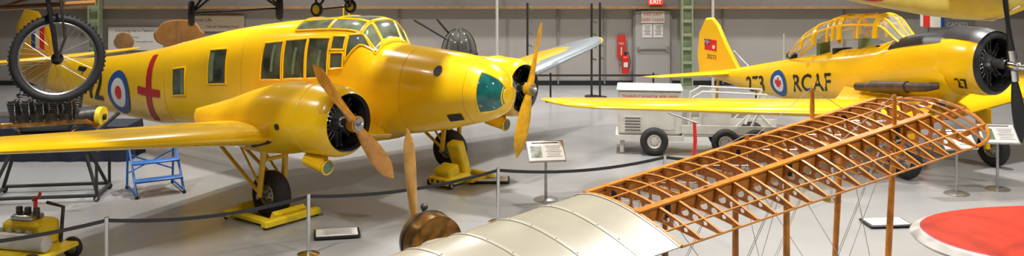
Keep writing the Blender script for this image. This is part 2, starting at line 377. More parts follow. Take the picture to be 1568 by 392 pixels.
def nacelle(b,v,ang,mw):
    keys=[(2.06,1.96+.50,1.96-.50,.50,2),(2.0,2.52,1.40,.56,2),(1.8,2.57,1.35,.61,2),(1.2,2.58,1.33,.63,2),(1.19,2.56,1.35,.61,2),(.6,2.54,1.25,.62,2.1),(-.2,2.36,1.18,.58,2.1),(-1.2,2.05,1.25,.42,2),(-2.3,1.75,1.45,.08,2)]
    N=Fus(keys)
    us=[2.06,2.0,1.9,1.8,1.5,1.2,1.19]+[1.1-.12*i for i in range(29)]
    b.grid([[N.pt(u,2*pi*j/40)+V((0,v,0)) for j in range(40)] for u in us],YEL,closed=True)
    c=V((1.72,v,1.96))
    b.rev((0,v,1.96),(1,0,0),[(2.06,.5),(2.0,.46),(1.7,.5),(1.35,.55)],BLACK,36)
    b.rev(c,(1,0,0),[(-.3,.001),(-.3,.56)],MATTE,36)
    radial(b,c,(1,0,0),.49)
    b.torus((1.35,v,1.96),(1,0,0),.622,.012,YEL2,40,6)
    h=V((2.2,v,1.96))
    b.cyl(V((1.85,v,1.96)),h+V((.1,0,0)),.07,STEEL); b.cyl(h-V((.07,0,0)),h+V((.08,0,0)),.14,mw,n=20); b.cyl(h+V((.08,0,0)),h+V((.11,0,0)),.11,STEEL,n=20); b.ell(h+V((.13,0,0)),(.07,.05,.05),STEEL)
    for s in(0,pi):
        blade(b,h,(1,0,0),(0,math.cos(ang+s),math.sin(ang+s)),1.42,.30,mw,r0=.04,pitch=(50,15))
    b.cyl((1.25,v-.22,1.28),(1.7,v-.2,1.2),.12,YEL,n=14); b.cyl((1.7,v-.2,1.2),(1.76,v-.2,1.19),.11,GREENIN,n=14)
    b.torus((1.74,v-.2,1.19),(1,0,-.1),.115,.02,YEL,20,6)
    b.box((1.45,v-.2,1.3),(.5,.16,.16),YEL,bev=.03)
    b.cyl((.7,v-.6,1.6),(.35,v-.68,1.5),.07,DSTEEL)
    b.ell((.9,v-.6,1.85),(.07,.03,.06),MATTE)
    wc=V((0,v,.43))
    b.wheel(wc,(0,1,0),.43,.36,RUB,STEEL,.42)
    for dv in(-.27,.27):
        b.cyl((0,v+dv,.43),(.12,v+dv*.9,1.5),.055,YEL,n=12); b.cyl((0,v+dv,.43),(.03,v+dv,.75),.04,CHROME,n=12)
        b.cyl((0,v+dv,.5),(-1.7,v+dv*.7,1.45),.035,YEL,n=10)
        b.cyl((.02,v+dv,.62),(-.8,v+dv*.7,1.4),.022,YEL,n=8)
    b.cyl((0,v-.32,.43),(0,v+.32,.43),.04,STEEL); b.cyl((.08,v-.26,1.1),(.08,v+.26,1.1),.035,YEL)
nacelle(b,-2.45,math.atan2(1.05,-.88),WOODP)
nacelle(b,2.45,math.atan2(1.33,.42),mat('yellow_propeller_wood',(.66,.36,.015),.3,0,.2,6,coat=.4))
b.prism([(-12.3,1.6),(-12.9,2.6),(-13.5,3.0),(-14.3,3.05),(-14.75,2.6),(-14.8,1.6),(-14.5,1.1),(-14,1.1)],0,.06,YEL)
for k,m in enumerate((RED,WHITE,BLUE)): b.box((-13.15-.24*k,0,2.35),(.24,.17,.8),m)
for sg in(-1,1): wing(b,halfwing(.05*sg,3.0*sg,(-12.3,1.9,.1),(-12.9,1.1,.08),lambda v:1.75,.6,6),YEL,.15)
b.wheel((-13.2,0,.2),(0,1,0),.2,.14); b.cyl((-13.2,0,.2),(-13.1,0,1.0),.04,YEL)
b.cyl((-.6,0,3.4),(-.6,0,4.1),.02,YEL); b.cyl((-.9,.12,3.4),(-.9,.12,3.7),.015,YEL)
b.done()
def loc2(o,r,u,v):
    c,s_=math.cos(r),math.sin(r); return (o[0]+c*u-s_*v,o[1]+s_*u+c*v,0)
b=B('wheel_dolly',loc=loc2(A_O,A_R,.0,-2.45),rz=A_R)
for x in(-.56,.56): b.box((x,0,.1),(.16,1.25,.12),YEL2,bev=.02)
for y in(-.44,.44): b.box((0,y,.09),(1.25,.18,.09),YEL2,bev=.02)
for x in(-.56,.56):
    for y in(-.58,.58): b.wheel((x,y,.05),(0,1,0),.05,.04)
b.box((.46,0,.15),(.1,.7,.18),YEL2,R=Matrix.Rotation(.5,3,'Y')); b.box((-.46,0,.15),(.1,.7,.18),YEL2,R=Matrix.Rotation(-.5,3,'Y'))
b.done()
b=B('wheel_dolly',loc=(-1.28,20.6,0),rz=A_R)
b.box((0,.75,.12),(1.1,.12,.1),YEL2,bev=.02); b.box((-.35,.55,.1),(.12,.7,.1),YEL2); b.box((.35,.55,.1),(.12,.7,.1),YEL2)
b.box((0,0,.13),(.55,.75,.16),YEL2,bev=.03); b.box((0,.28,.5),(.34,.22,.75),YEL2,R=Matrix.Rotation(.35,3,'X'),bev=.03)
b.box((0,-.1,.3),(.42,.35,.2),YEL2,R=Matrix.Rotation(.3,3,'X'),bev=.03)
for x in(-.3,.3):
    for y in(-.3,.3): b.wheel((x,y,.07),(1,0,0),.07,.05)
for k in range(3): b.cyl((-.15+.15*k,-.39,.13),(-.15+.15*k,-.37,.13),.03,BLACK)
b.done()
# ================================================================== SINGLE-ENGINE TRAINER
H_O=(9.5,21.75,0); H_R=math.atan2(-.899,.438)
G=Fus([(.45,3.14,1.72,.66,2.1),(0,3.08,1.42,.62,2.1),(-1,2.88,1.2,.58,2.1),(-1.8,2.62,1.1,.56,2.1),(-3,2.36,.98,.53,2.1),(-4.6,2.0,.84,.44,2.1),(-6,1.68,.84,.31,2.1),(-7.2,1.42,.92,.17,2),(-8.7,1.2,1.05,.05,2)])
b=B('single_engine_trainer_airplane',loc=H_O,rz=H_R)
G.loft(b,YEL,80,48)
band(G,b,.44,-1.25,48,138,BLACK,e=.008,N=14)
cz=2.5
b.rev((0,0,cz),(1,0,0),[(.3,.62),(.32,.69),(.6,.71),(1.0,.70),(1.2,.66),(1.28,.58)],YEL,44)
b.rev((0,0,cz),(1,0,0),[(1.2,.663),(1.285,.585),(1.27,.53),(1.1,.52),(.8,.6)],BLACK,44)
P=[]
for i in range(9):
    q=.32+.9*i/8; rr=.715 if q<1.05 else .705-(q-1.05)*.2
    P.append([V((q,rr*math.cos(t),cz+rr*math.sin(t))) for t in [math.radians(48+90*j/12) for j in range(13)]])
b.grid(P,BLACK)
b.rev((.7,0,cz),(1,0,0),[(0,.001),(0,.62)],MATTE,36)
radial(b,(.98,0,cz),(1,0,0),.54)
h=V((1.62,0,cz))
b.cyl((1.05,0,cz),h,.1,STEEL); b.cyl(h-V((.1,0,0)),h+V((.1,0,0)),.13,CHROME,n=20); b.ell(h+V((.15,0,0)),(.12,.08,.08),CHROME)
ang=math.atan2(-1.45,.25)
for s in(0,pi):
    d=V((0,math.cos(ang+s),math.sin(ang+s))); b.cyl(h,h+d*.32,.085,CHROME,n=16)
    blade(b,h,(1,0,0),d,1.62,.28,BLACK,r0=.28,pitch=(40,12))
K=Fus([(-1.0,2.84,2.3,.30,2),(-1.12,2.95,2.3,.36,2.2),(-1.6,3.31,2.25,.43,2.6),(-2.6,3.24,2.1,.46,2.8),(-3.4,3.04,1.95,.45,2.6),(-4.2,2.66,1.85,.38,2.2),(-4.85,2.1,1.7,.2,2)])
def arch(u,r=.034): b.tube([K.pt(u,pi*j/24,.005) for j in range(25)],r,YEL,8)
b.grid([[K.pt(-1.0-3.85*i/40,pi*j/28) for j in range(29)] for i in range(41)],CLEAR)
for u in(-1.02,-1.6,-2.15,-2.7,-3.15,-3.6,-4.1): arch(u)
arch(-1.66,.045);arch(-2.76,.045);arch(-2.95,.045);arch(-3.66,.04)
for t in(28,60,90,120,152):
    b.tube([K.pt(-1.0-3.8*i/30,math.radians(t),.005) for i in range(31)],.028 if t!=90 else .018,YEL,6)
for u in(-2.1,-3.5):
    b.box((u-.25,0,2.45-(-u-2.1)*.15),(.12,.4,.7),GREENIN,bev=.03); b.ell((u-.2,0,2.85-(-u-2.1)*.2),(.08,.14,.12),BROWN)
    b.box((u+.4,0,2.4-(-u-2.1)*.15),(.1,.55,.4),MATTE)
def hs(u0,z0):
    return lambda x,y:G.side(u0+x,z0+y+x*.16,.014)
b.text('RCAF',.60,hs(-3.66,1.47),BLACK,bold=.008); b.text('273',.58,hs(-6.0,1.12),BLACK,bold=.008)
b.text('27',.3,lambda x,y:V((.85+x,-math.sqrt(max(0,.718**2-(y-.45)**2)),cz+y-.45)),BLACK,bold=.006)
for sd in(-1,1):
    G.disc(b,-4.95,1.3,0,.21,WHITE,.014,sd); G.disc(b,-4.95,1.3,.21,.34,BLUE,.014,sd)
leaf=[(0,-1),(.06,-.5),(.5,-.55),(.42,-.3),(.95,.15),(.75,.25),(.8,.6),(.45,.5),(.35,.65),(.15,.35),(.22,.85),(0,1.05)]
leaf=leaf+[(-x,y) for x,y in leaf[::-1][1:-1]]
cpt=G.side(-4.95,1.3,.02)
b.add([cpt]+[G.side(-4.95+.16*x,1.3+.16*y,.02) for x,y in leaf],[(0,i+1,(i+1)%len(leaf)+1) for i in range(len(leaf))],RED)
b.tube([(.30,-.60,1.95),(.1,-.72,1.90),(-.4,-.80,1.84),(-1.6,-.74,1.68),(-1.9,-.74,1.65)],[.07,.10,.11,.10,.09],PIPE,14)
b.tube([(-.35,-.80,1.845),(-1.4,-.76,1.71)],.135,PIPE,14)
b.cyl((.3,-.5,1.6),(.25,-.52,1.5),.1,BLACK)
hz=lambda v:1.2+.088*abs(v)
for sg in(-1,1):
    wing(b,halfwing(.2*sg,9.2*sg,(.15,2.9,.15),(-.55,1.6,.09),hz,.8,12),YEL,.03)
b.grid([[V((.2-2.6*i/20,-.62-.5*k/6,1.25+.33*(1-k/6)**2+.0)) for i in range(21)] for k in range(7)],YEL)
b.tube([(.1,-7.4,1.86),(1.0,-7.4,1.82)],.015,STEEL)
b.tube([(.9,-7.4,1.83),(.9,-7.38,1.5),(.88,-7.4,1.1)],[.03,.035,.03],RED)
for v in(-1.35,1.35):
    b.wheel((0.1,v,.4),(0,1,0),.4,.24,RUB,STEEL,.45); b.cyl((.1,v-.2 if v>0 else v+.2,.4),(-.05,v-.1 if v>0 else v+.1,1.35),.07,YEL,n=14)
    b.box((.0,v*.86,1.05),(.4,.03,.5),YEL); b.cyl((.1,v-.25,.4),(.1,v+.25,.4),.04,STEEL)
b.wheel((-8.1,0,.18),(0,1,0),.18,.12); b.cyl((-8.1,0,.18),(-8.0,0,1.1),.04,YEL)
b.prism([(-7.0,1.4),(-7.6,2.1),(-7.95,2.6),(-8.2,2.78),(-8.55,2.74),(-8.85,2.3),(-8.95,1.6),(-8.85,1.05),(-8.4,1.0)],0,.07,YEL,.93)
b.box((-8.25,-.085,1.97),(.56,.01,.32),RED)
CB=V((-8.41,-.094,2.05))
b.box(CB,(.24,.008,.16),BLUE); b.box(CB-V((0,.004,0)),(.24,.008,.05),WHITE); b.box(CB-V((0,.004,0)),(.05,.008,.16),WHITE); b.box(CB-V((0,.008,0)),(.24,.008,.025),RED); b.box(CB-V((0,.008,0)),(.025,.008,.16),RED)
b.cyl((-8.1,-.09,1.92),(-8.1,-.098,1.92),.06,WHITE,n=8)
b.text('20273',.18,lambda x,y:V((-8.2+x,-.09,1.62+y)),BLACK)
for sg in(-1,1): wing(b,halfwing(.05*sg,2.6*sg,(-7.3,1.45,.1),(-7.6,.9,.08),lambda v:1.24,.5,6),YEL,.1)
b.cyl((-5.2,0,1.8),(-5.2,0,2.55),.02,WHITE); b.cyl((-6.6,0,1.5),(-7.3,.0,1.9),.01,STEEL)
b.box((-4.9,0,2.0),(.3,.2,.2),MATTE,bev=.05)
b.done()
# ================================================================== BIPLANE WITH UNCOVERED WING
A=V((.58,9.74,2.48));Bq=V((1.46,8.54,2.45));Cq=V((4.32,12.30,2.94));D=V((4.89,10.49,2.90))
yU=lambda x:.34*math.sqrt(max(x,0))*(1-x)+.004
yL=lambda x:.09*math.sin(pi*x)*.30-.004
cu=bpy.data.curves.new('rib','CURVE'); cu.dimensions='2D'; cu.fill_mode='BOTH'; cu.extrude=.006
def spl(pts):
    s=cu.splines.new('POLY'); s.points.add(len(pts)-1)
    for p,q in zip(s.points,pts): p.co=(q[0],q[1],0,1)
    s.use_cyclic_u=True
xs=[(1-math.cos(pi*i/24))/2 for i in range(25)]
spl([(x,yU(x)) for x in xs]+[(x,yL(x)) for x in xs[::-1][1:-1]])
for c,w in((.065,.022),(.225,.044),(.335,.047),(.445,.047),(.55,.04),(.70,.037),(.79,.03),(.87,.02)):
    m=(yU(c)+yL(c))/2; h=(yU(c)-yL(c))/2*.70
    spl([(c+w*math.cos(2*pi*i/16),m+h*math.sin(2*pi*i/16)) for i in range(16)])
ro=bpy.data.objects.new('rib',cu); COL.objects.link(ro)
dg=bpy.context.evaluated_depsgraph_get(); rm=ro.evaluated_get(dg).to_mesh()
RV=[v.co.copy() for v in rm.vertices]; RF=[tuple(p.vertices) for p in rm.polygons]
bpy.data.objects.remove(ro)
def WP(t,s,dz=0.,off=0.):
    L=A+(Cq-A)*t; T=Bq+(D-Bq)*t; c=(T-L).length
    return L+(T-L)*s+V((0,0,(yU(s)+off)*c+dz))
def mid(t,s):
    L=A+(Cq-A)*t; T=Bq+(D-Bq)*t; c=(T-L).length
    return L+(T-L)*s+V((0,0,(yU(s)+yL(s))/2*c))
b=B('biplane_with_uncovered_wing')
span=(Cq-A).normalized()
def rib(t,off,smax=1.,sc=1.):
    L=A+(Cq-A)*t+off; T=Bq+(D-Bq)*t+off; ch=T-L; c=ch.length*sc
    T=L+ch*sc; ch=T-L
    vs=[L+ch*p.x+V((0,0,1))*p.y*c+span*p.z for p in RV]; b.add(vs,RF,WOODR)
    for fn,dz in((yU,.004),(yL,-.004)):
        pts=[L+ch*x+V((0,0,fn(x)*c+dz)) for x in [i/14 for i in range(15)]]
        rows=[[p-span*.013,p+span*.013,p+span*.013+V((0,0,.006)),p-span*.013+V((0,0,.006))] for p in pts]
        b.grid(rows,WOODL,closed=True,caps=True)
NR=18
Z0=V((0,0,0))
def frame_wing(off,t0,t1,n,full=True):
    for i in range(n+1): rib(t0+(t1-t0)*i/n,off)
    for s,w,h in((.14,.055,.10),(.62,.085,.10)):
        b.beam(mid(t0,s)+off,mid(t1,s)+off,w*.8,h,WOODS)
        b.beam(WP(t0,s,.006)+off,WP(t1,s,.006)+off,w*1.1,.02,WOODS)
    b.tube([mid(t0,0)+off,mid(t1,0)+off],.022,WOODS,8)
    b.tube([mid(t0,1)+off,mid(t1,1)+off],.01,WOODL,6)
    for k in range(6):
        ta=t0+(t1-t0)*k/6; tb=t0+(t1-t0)*(k+1)/6
        b.tube([mid(ta,.14)+off,mid(tb,.62)+off],.004,WIRE,4); b.tube([mid(ta,.62)+off,mid(tb,.14)+off],.004,WIRE,4)
        b.cyl(mid(ta,.14)+off,mid(ta,.62)+off,.018,WOODS,n=8)
    for s in(.38,.86): b.beam(WP(t0,s,.004)+off,WP(t1,s,.004)+off,.02,.012,WOODL)
frame_wing(Z0,0,1,NR)
for i in range(NR):
    t=(i+.5)/NR; pts=[WP(t,x,.003) for x in(0.,.03,.07,.11,.15)]
    b.tube(pts,.009,WOODL,5)
bow=[]
for i in range(25):
    th=pi*i/24; s=(1-math.cos(th))/2
    bow.append(mid(1,s)+span*.72*math.sin(th)**.8)
b.tube(bow,.02,WOODS,8)
for s in(.14,.38,.62,.86):
    th=math.acos(1-2*s); b.beam(mid(1,s),mid(1,s)+span*.72*math.sin(th)**.8,.045 if s in(.14,.62) else .02,.06,WOODS)
for k in(.3,.55,.8):
    w=math.asin(k**1.25)/pi
    s0=(1-math.cos(w*pi))/2; s1=1-s0
    pts=[mid(1,s0+(s1-s0)*j/10)+span*.72*k+V((0,0,.06*math.sin(pi*j/10))) for j in range(11)]
    b.tube(pts,.014,WOODR,6)
rows=[]
for i in range(81):
    t=-1.05+1.05*i/80
    L=A+(Cq-A)*t; T=Bq+(D-Bq)*t; c=(T-L).length; sag=1-.05*math.sin(pi*((t/-.105)%1))
    rows.append([L+(T-L)*x+V((0,0,yU(x)*c*sag)) for x in xs]+[L+(T-L)*x+V((0,0,yL(x)*c)) for x in xs[::-1][1:-1]])
b.grid(rows,CREAM,closed=True,caps=True)
for i in range(11):
    t=-.105*i
    if i==0:t=-.003
    pts=[WP(t,x,.004) for x in xs]
    b.grid([[p-span*.02 for p in pts],[p+V((0,0,.003)) for p in pts],[p+span*.02 for p in pts]],CREAM2)
    for s in(.05,.2,.4,.62,.8):
        b.cyl(WP(t,s,.004),WP(t,s,.009),.008,STEEL,n=6)
LO=V((0,0,-2.1))
for t in(.08,.46,.86):
    for s in(.14,.62):
        p=mid(t,s); q=mid(min(t,.82),s)+LO
        b.tube([p,p+(q-p)*.2,p+(q-p)*.5,p+(q-p)*.8,q],[.022,.032,.036,.032,.022],WOODS,10)
        b.box(p,(.09,.09,.12),BLACK)
    b.tube([mid(t,.14),mid(min(t,.82),.62)+LO],.004,WIRE,4); b.tube([mid(t,.62),mid(min(t,.82),.14)+LO],.004,WIRE,4)
for s in(.14,.62):
    for ta,tb in((.08,.46),(.46,.82)):
        b.tube([mid(ta,s),mid(tb,s)+LO],.004,WIRE,4); b.tube([mid(tb,s),mid(ta,s)+LO],.004,WIRE,4); b.tube([mid(tb,s)+V((0,0,-.03)),mid(ta,s)+LO+V((.03,0,0))],.004,WIRE,4)
for t,s,h in((.74,.14,.46),(.86,.62,.42),(.50,.14,.16),(.2,.62,.1)):
    p=mid(t,s)
    b.tube([p,p+V((0,0,h*.5)),p+V((0,0,h))],[.018,.03,.02],WOODS,8)
    for dt in(-.28,.16): b.tube([p+V((0,0,h)),mid(t+dt,s)],.004,WIRE,4)
frame_wing(LO,-.2,.82,16)
fw=V((-.56,.83,0)).normalized(); hub=V((-1.03,10.3,2.05))
b.rev(hub-fw*.12,fw,[(.14,.001),(.13,.05),(.10,.10),(.02,.13),(-.04,.22),(-.10,.27),(-.2,.30),(-.4,.29),(-.4,.001)],BRASS,30)
b.torus(hub-fw*.33,fw,.29,.02,BLACK,30,8); b.torus(hub-fw*.2,fw,.24,.015,BLACK,30,8)
ax_,a_,b_=frame(fw)
for i in range(9):
    t=2*pi*i/9; d=a_*math.cos(t)+b_*math.sin(t); b.cyl(hub-fw*.13+d*.16,hub-fw*.17+d*.16,.04,BLACK,n=12)
b.cyl(hub-fw*.1,hub+fw*.08,.05,DSTEEL); b.cyl(hub-fw*.0,hub+fw*.05,.1,BRASS,n=20)
b.ell(hub+V((.12,.02,.17)),(.03,.03,.08),BRASS); b.ell(hub+V((.12,.02,.26)),(.04,.04,.04),DSTEEL)
right=fw.cross(V((0,0,1)))
for s in(1,-1):
    d=(V((0,0,1))-right*.08).normalized()*s
    blade(b,hub+fw*.06+right*.06,fw,d,1.07,.17,WOODY,r0=.02,pitch=(35,8),thick=.12)
rows=[]
for q,w,h,zc in((-.42,.24,.24,1.90),(-1.2,.34,.32,1.68),(-2.2,.36,.36,1.56),(-4,.3,.32,1.46),(-6.2,.12,.16,1.38),(-7.5,.03,.12,1.33)):
    c=V((hub.x,hub.y,0))+fw*q+V((0,0,zc))
    rows.append([c+right*w*sp(math.cos(2*pi*j/24),.6)+V((0,0,h*sp(math.sin(2*pi*j/24),.6))) for j in range(24)])
b.grid(rows,CREAM,closed=True,caps=True)
gc=V((hub.x,hub.y,0))-fw*1.3
for s in(-1,1):
    b.wheel(gc+right*.8*s+V((0,0,.36)),right,.36,.12,RUB,OFFW,.75)
    b.tube([gc+right*.8*s+V((0,0,.36)),gc+right*.3*s+fw*.5+V((0,0,1.5))],.03,WOODS); b.tube([gc+right*.8*s+V((0,0,.36)),gc+right*.3*s-fw*.5+V((0,0,1.4))],.03,WOODS)
b.cyl(gc+right*.9+V((0,0,.36)),gc-right*.9+V((0,0,.36)),.025,STEEL)
b.cyl(V((hub.x,hub.y,0))-fw*7.2,V((hub.x,hub.y,1.3))-fw*7.0,.03,WOODS)
b.done()
# ================================================================== RED & WHITE WING ON TRESTLES
b=B('red_airplane_wing',loc=(7.35,11.85,0))
def srg(rx,ry,z): return [V((rx*sp(math.cos(2*pi*i/72),.85),ry*sp(math.sin(2*pi*i/72),.85),z)) for i in range(72)]
b.grid([srg(.01,.01,1.44),srg(2.2,1.2,1.42),srg(2.5,1.38,1.47),srg(2.52,1.4,1.5),srg(2.5,1.38,1.53),srg(2.4,1.3,1.57)],OFFW,closed=True)
b.grid([srg(2.4,1.3,1.57),srg(2.36,1.27,1.575)],DRED,closed=True)
b.grid([srg(2.36,1.27,1.576),srg(2.1,1.1,1.6),srg(1.2,.7,1.63),srg(.01,.01,1.64)],mat('red_fabric',(.42,.024,.004),.55,0,.15,3,spec=.2),closed=True)
for x in(-1.3,1.3):
    for y in(-.6,.6): b.beam((x,y*1.3,0),(x,y*.4,1.44),.07,.07,TAN)
    b.beam((x,-.7,.4),(x,.7,.4),.05,.08,TAN)
b.done()
# ================================================================== STANCHIONS
pts=[(-8.9,13.3),(-5.98,14.68),(-3.28,16.04),(-.25,17.85),(2.9,18.9),(6.2,19.3)]
for x,y in pts:
    b=B('belt_stanchion',loc=(x,y,0))
    b.rev((0,0,0),(0,0,1),[(0,.18),(.015,.18),(.03,.15),(.045,.04),(.05,.03),(.9,.03),(.9,.036),(.98,.036),(.985,.001)],CHROME,24)
    b.done()
b=B('barrier_belt')
for i in range(len(pts)-1):
    p=V((*pts[i],.93));q=V((*pts[i+1],.93)); d=(q-p).normalized(); p=p+d*.035;q=q-d*.035; n=d.cross(V((0,0,1)))*.003
    rows=[]
    for j in range(13):
        k=j/12; c=p+(q-p)*k-V((0,0,.12*4*k*(1-k)))
        rows.append([c+V((0,0,.028))+n,c-V((0,0,.028))+n,c-V((0,0,.028))-n,c+V((0,0,.028))-n])
    b.grid(rows,MATTE,closed=True,caps=True)
b.done()
# ================================================================== INFO STANDS
PHOTO=mat('photo_print',(.25,.28,.24),.5,0,.5,12)
def stand(x,y,z,w,h,rz,green=False):
    b=B('information_stand',loc=(x,y,0),rz=rz)
    b.rev((0,0,0),(0,0,1),[(0,.24),(.015,.24),(.03,.2),(.035,.03),(z-.05,.024)],STEEL,24)
    M=Matrix.Rotation(.7,3,'X')
    b.box((0,0,z),(w,h,.03),STEEL,R=M); b.box(V((0,0,z))+M@V((0,0,.018)),(w*.95,h*.92,.006),PAPER,R=M)
    b.box(V((0,0,z))+M@V((-w*.27,-.02,.024)),(w*.3,h*.55,.004),PHOTO if not green else GREENIN,R=M)
    for k in range(7): b.box(V((0,0,z))+M@V((w*.2,h*.22-k*h*.085,.024)),(w*(.42-.05*(k%3)),.006,.003),BLACK,R=M)
    b.box(V((0,0,z))+M@V((.0,h*.38,.024)),(w*.7,.02,.003),BLACK,R=M)
    b.done()
stand(.66,19.4,.94,.74,.5,.15); stand(9.85,20.2,1.12,.74,.5,-.1,True); stand(8.86,19.84,1.08,.7,.5,0.1)
for x,y,rz in((-3.0,17.05,.2),(-.44,20.85,.0),(6.65,17.7,.1),(8.9,22.5,.2)):
    b=B('floor_information_panel',loc=(x,y,0),rz=rz); b.box((0,0,.04),(.78,.5,.04),BLACK,bev=.01); b.box((0,0,.063),(.7,.42,.006),PAPER)
    for k in range(6): b.box((.05*(k%2),.14-.055*k,.068),(.5,.007,.003),BLACK)
    for sx in(-.3,.3): b.box((sx,0,.01),(.05,.4,.02),BLACK)
    b.done()
# ================================================================== GROUND POWER CART (white)
b=B('ground_power_cart',loc=(3.3,23.9,0),rz=-.12)
b.box((0,0,.98),(1.5,1.0,1.05),OFFW,bev=.06); b.box((0,0,1.52),(1.55,1.05,.05),OFFW,bev=.02); b.box((0,0,.4),(1.6,1.05,.12),OFFW)
b.text('TRANS-CANADA AIRLINES',.11,lambda x,y:V((x,-.505,y+1.36)),RED)
b.box((-.4,-.505,.72),(.42,.02,.36),OFFW); b.box((.35,-.505,.85),(.45,.02,.5),OFFW)
for k in range(5): b.box((-.4,-.52,.58+.07*k),(.36,.02,.015),DSTEEL)
for x in(.1,):
    for y in(-.55,.55): b.wheel((x,y,.33),(0,1,0),.33,.2,RUB,OFFW,.45)
b.box((-.65,0,.2),(.1,.8,.4),OFFW,bev=.02)
b.box((1.9,0,.5),(2.3,1.0,.1),OFFW,bev=.02); b.box((1.9,-.5,.62),(2.3,.04,.2),OFFW); b.box((1.9,.5,.62),(2.3,.04,.2),OFFW)
for x in(1.75,2.45):
    for y in(-.5,.5): b.wheel((x,y,.33),(0,1,0),.33,.2,RUB,OFFW,.45)
b.box((1.55,0,.85),(.7,.7,.5),OFFW,bev=.05); 
for y in(-.42,.42):
    b.tube([(.9,y,.6),(1.0,y,1.35),(1.25,y,1.5)],.025,OFFW); b.tube([(2.3,y,.6),(2.7,y,1.45)],.03,OFFW); b.tube([(1.2,y,1.5),(2.7,y,1.45)],.02,OFFW); b.tube([(2.9,y,.6),(2.4,y,1.1),(2.0,y,.7)],.02,OFFW)
b.done()
# ================================================================== BLUE STEP LADDER
b=B('blue_step_ladder',loc=(-7.2,20.1,0),rz=.55)
for x in(-.45,.45):
    b.tube([(x,-.5,.03),(x,.35,.95)],.024,LBLUE); b.tube([(x,.5,.03),(x,.42,.95),(x,.35,.95)],.024,LBLUE); b.tube([(x,-.5,.06),(x,.5,.06)],.02,LBLUE)
for k in range(3): b.box((0,-.32+.28*k,.3+.3*k),(.9,.26,.04),LBLUE,bev=.01)
b.box((0,.3,.93),(.9,.34,.04),LBLUE); b.tube([(-.45,.5,.3),(.45,.46,.7)],.016,LBLUE); b.tube([(.45,.5,.3),(-.45,.46,.7)],.016,LBLUE)
for x in(-.45,.45):
    for y in(-.5,.5): b.cyl((x,y,0),(x,y,.05),.035,RUB)
b.done()
# ================================================================== YELLOW COMPRESSOR CART
b=B('yellow_compressor_cart',loc=(-7.75,15.6,0),rz=-.25)
b.box((0,0,.25),(1.6,.85,.08),YEL2,bev=.02); b.box((.15,.12,.48),(.75,.45,.4),YEL2,bev=.05); b.cyl((-.5,-.22,.42),(.7,-.22,.42),.13,OFFW,n=20)
b.ell((.7,-.22,.42),(.06,.13,.13),OFFW); b.ell((-.5,-.22,.42),(.06,.13,.13),OFFW)
b.box((.1,.1,.72),(.4,.3,.08),STEEL,bev=.02); b.cyl((.25,.1,.7),(.25,.1,.98),.03,RED); b.tube([(.2,.1,.98),(.3,.1,1.02),(.34,.1,1.1)],.025,RED)
for k in range(3): b.cyl((-.05+.16*k,.1,.7),(-.05+.16*k,.1,.86),.05,DSTEEL)
for x in(-.65,.65):
    for y in(-.45,.45): b.wheel((x,y,.17),(0,1,0),.17,.12)
b.box((0,-.2,.3),(1.2,.05,.06),STEEL)
b.tube([(.55,.3,.3),(.6,.3,.85),(.3,.3,.9)],.03,DSTEEL); b.tube([(-.8,0,.25),(-1.3,0,.3),(-1.5,0,.7)],.03,YEL2)
for k in range(4): b.cyl((-.15+.17*k,-.14,.55),(-.15+.17*k,-.2,.55),.05,STEEL)
b.done()
# ================================================================== ENGINE ON STAND
b=B('engine_on_stand',loc=(-9.1,19.6,0),rz=.15)
for x in(-1.0,1.0):
    b.tube([(x,-.5,.1),(x,.5,.1)],.04,MATTE); b.tube([(x,-.4,.1),(x*.55,0,1.25)],.035,MATTE); b.tube([(x,.4,.1),(x*.55,0,1.25)],.035,MATTE)
    for y in(-.5,.5): b.wheel((x,y,.06),(0,1,0),.06,.05)
b.tube([(-1,-.5,.12),(1,-.5,.12)],.035,MATTE); b.tube([(-1,.5,.12),(1,.5,.12)],.035,MATTE); b.tube([(-.6,0,1.25),(.9,0,1.25)],.05,MATTE); b.tube([(1,-.5,.1),(1,-.5,.95),(1.0,.5,.95),(1,.5,.1)],.03,MATTE)
b.box((-.1,0,1.55),(1.2,.45,.4),DSTEEL,bev=.08)
for k in range(5):
    x=-.6+.26*k
    for sg in(-1,1):
        for j in range(7):
            r=.22+.05*j
            b.cyl((x,sg*r*.55,1.5+r*.85),(x,sg*(r+.03)*.55,1.5+(r+.03)*.85),.115,DSTEEL,n=12)
        b.cyl((x,sg*.1,1.6),(x,sg*.34,2.0),.08,DSTEEL,n=10); b.tube([(x+.08,-.3,1.5),(x+.09,-.42,1.75),(x+.05,-.34,2.0)],.014,CHROME,6)
b.tube([(-.75,-.45,1.5),(.8,-.45,1.55),(1.0,-.3,1.4)],.05,BRASS); b.cyl((.55,-.1,1.55),(.95,-.1,1.6),.2,DSTEEL,n=20)
b.cyl((.95,-.15,1.58),(1.05,-.17,1.58),.2,YEL2,n=24); b.cyl((1.05,-.17,1.58),(1.1,-.17,1.58),.06,BLACK); b.tube([(.2,-.4,1.3),(1.0,-.5,1.35),(1.4,-.4,1.7)],.04,DSTEEL)
b.tube([(-.5,-.3,1.4),(-.3,-.5,1.2),(.3,-.5,1.2),(.6,-.3,1.4)],.02,BRASS)
b.done()
b=B('draped_display_table',loc=(-11.0,23.2,0)); DK=mat('navy_drape',(.012,.016,.035),.8,0,.3,5)
rows=[]
per=[(-2.2,-.5),(2.2,-.5),(2.2,.5),(-2.2,.5)]
ring=[]
for k in range(4):
    p,q=V((*per[k],0)),V((*per[(k+1)%4],0))
    for j in range(30): ring.append(p+(q-p)*j/30)
for z,f in((0,.04),(.4,.03),(.78,.005),(.8,0)):
    rows.append([V((p.x*(1+f*.3)+f*math.sin(i*1.9),p.y*(1+f)+f*math.sin(i*1.7),z)) for i,p in enumerate(ring)])
b.grid(rows,DK,closed=True,caps=True); b.done()
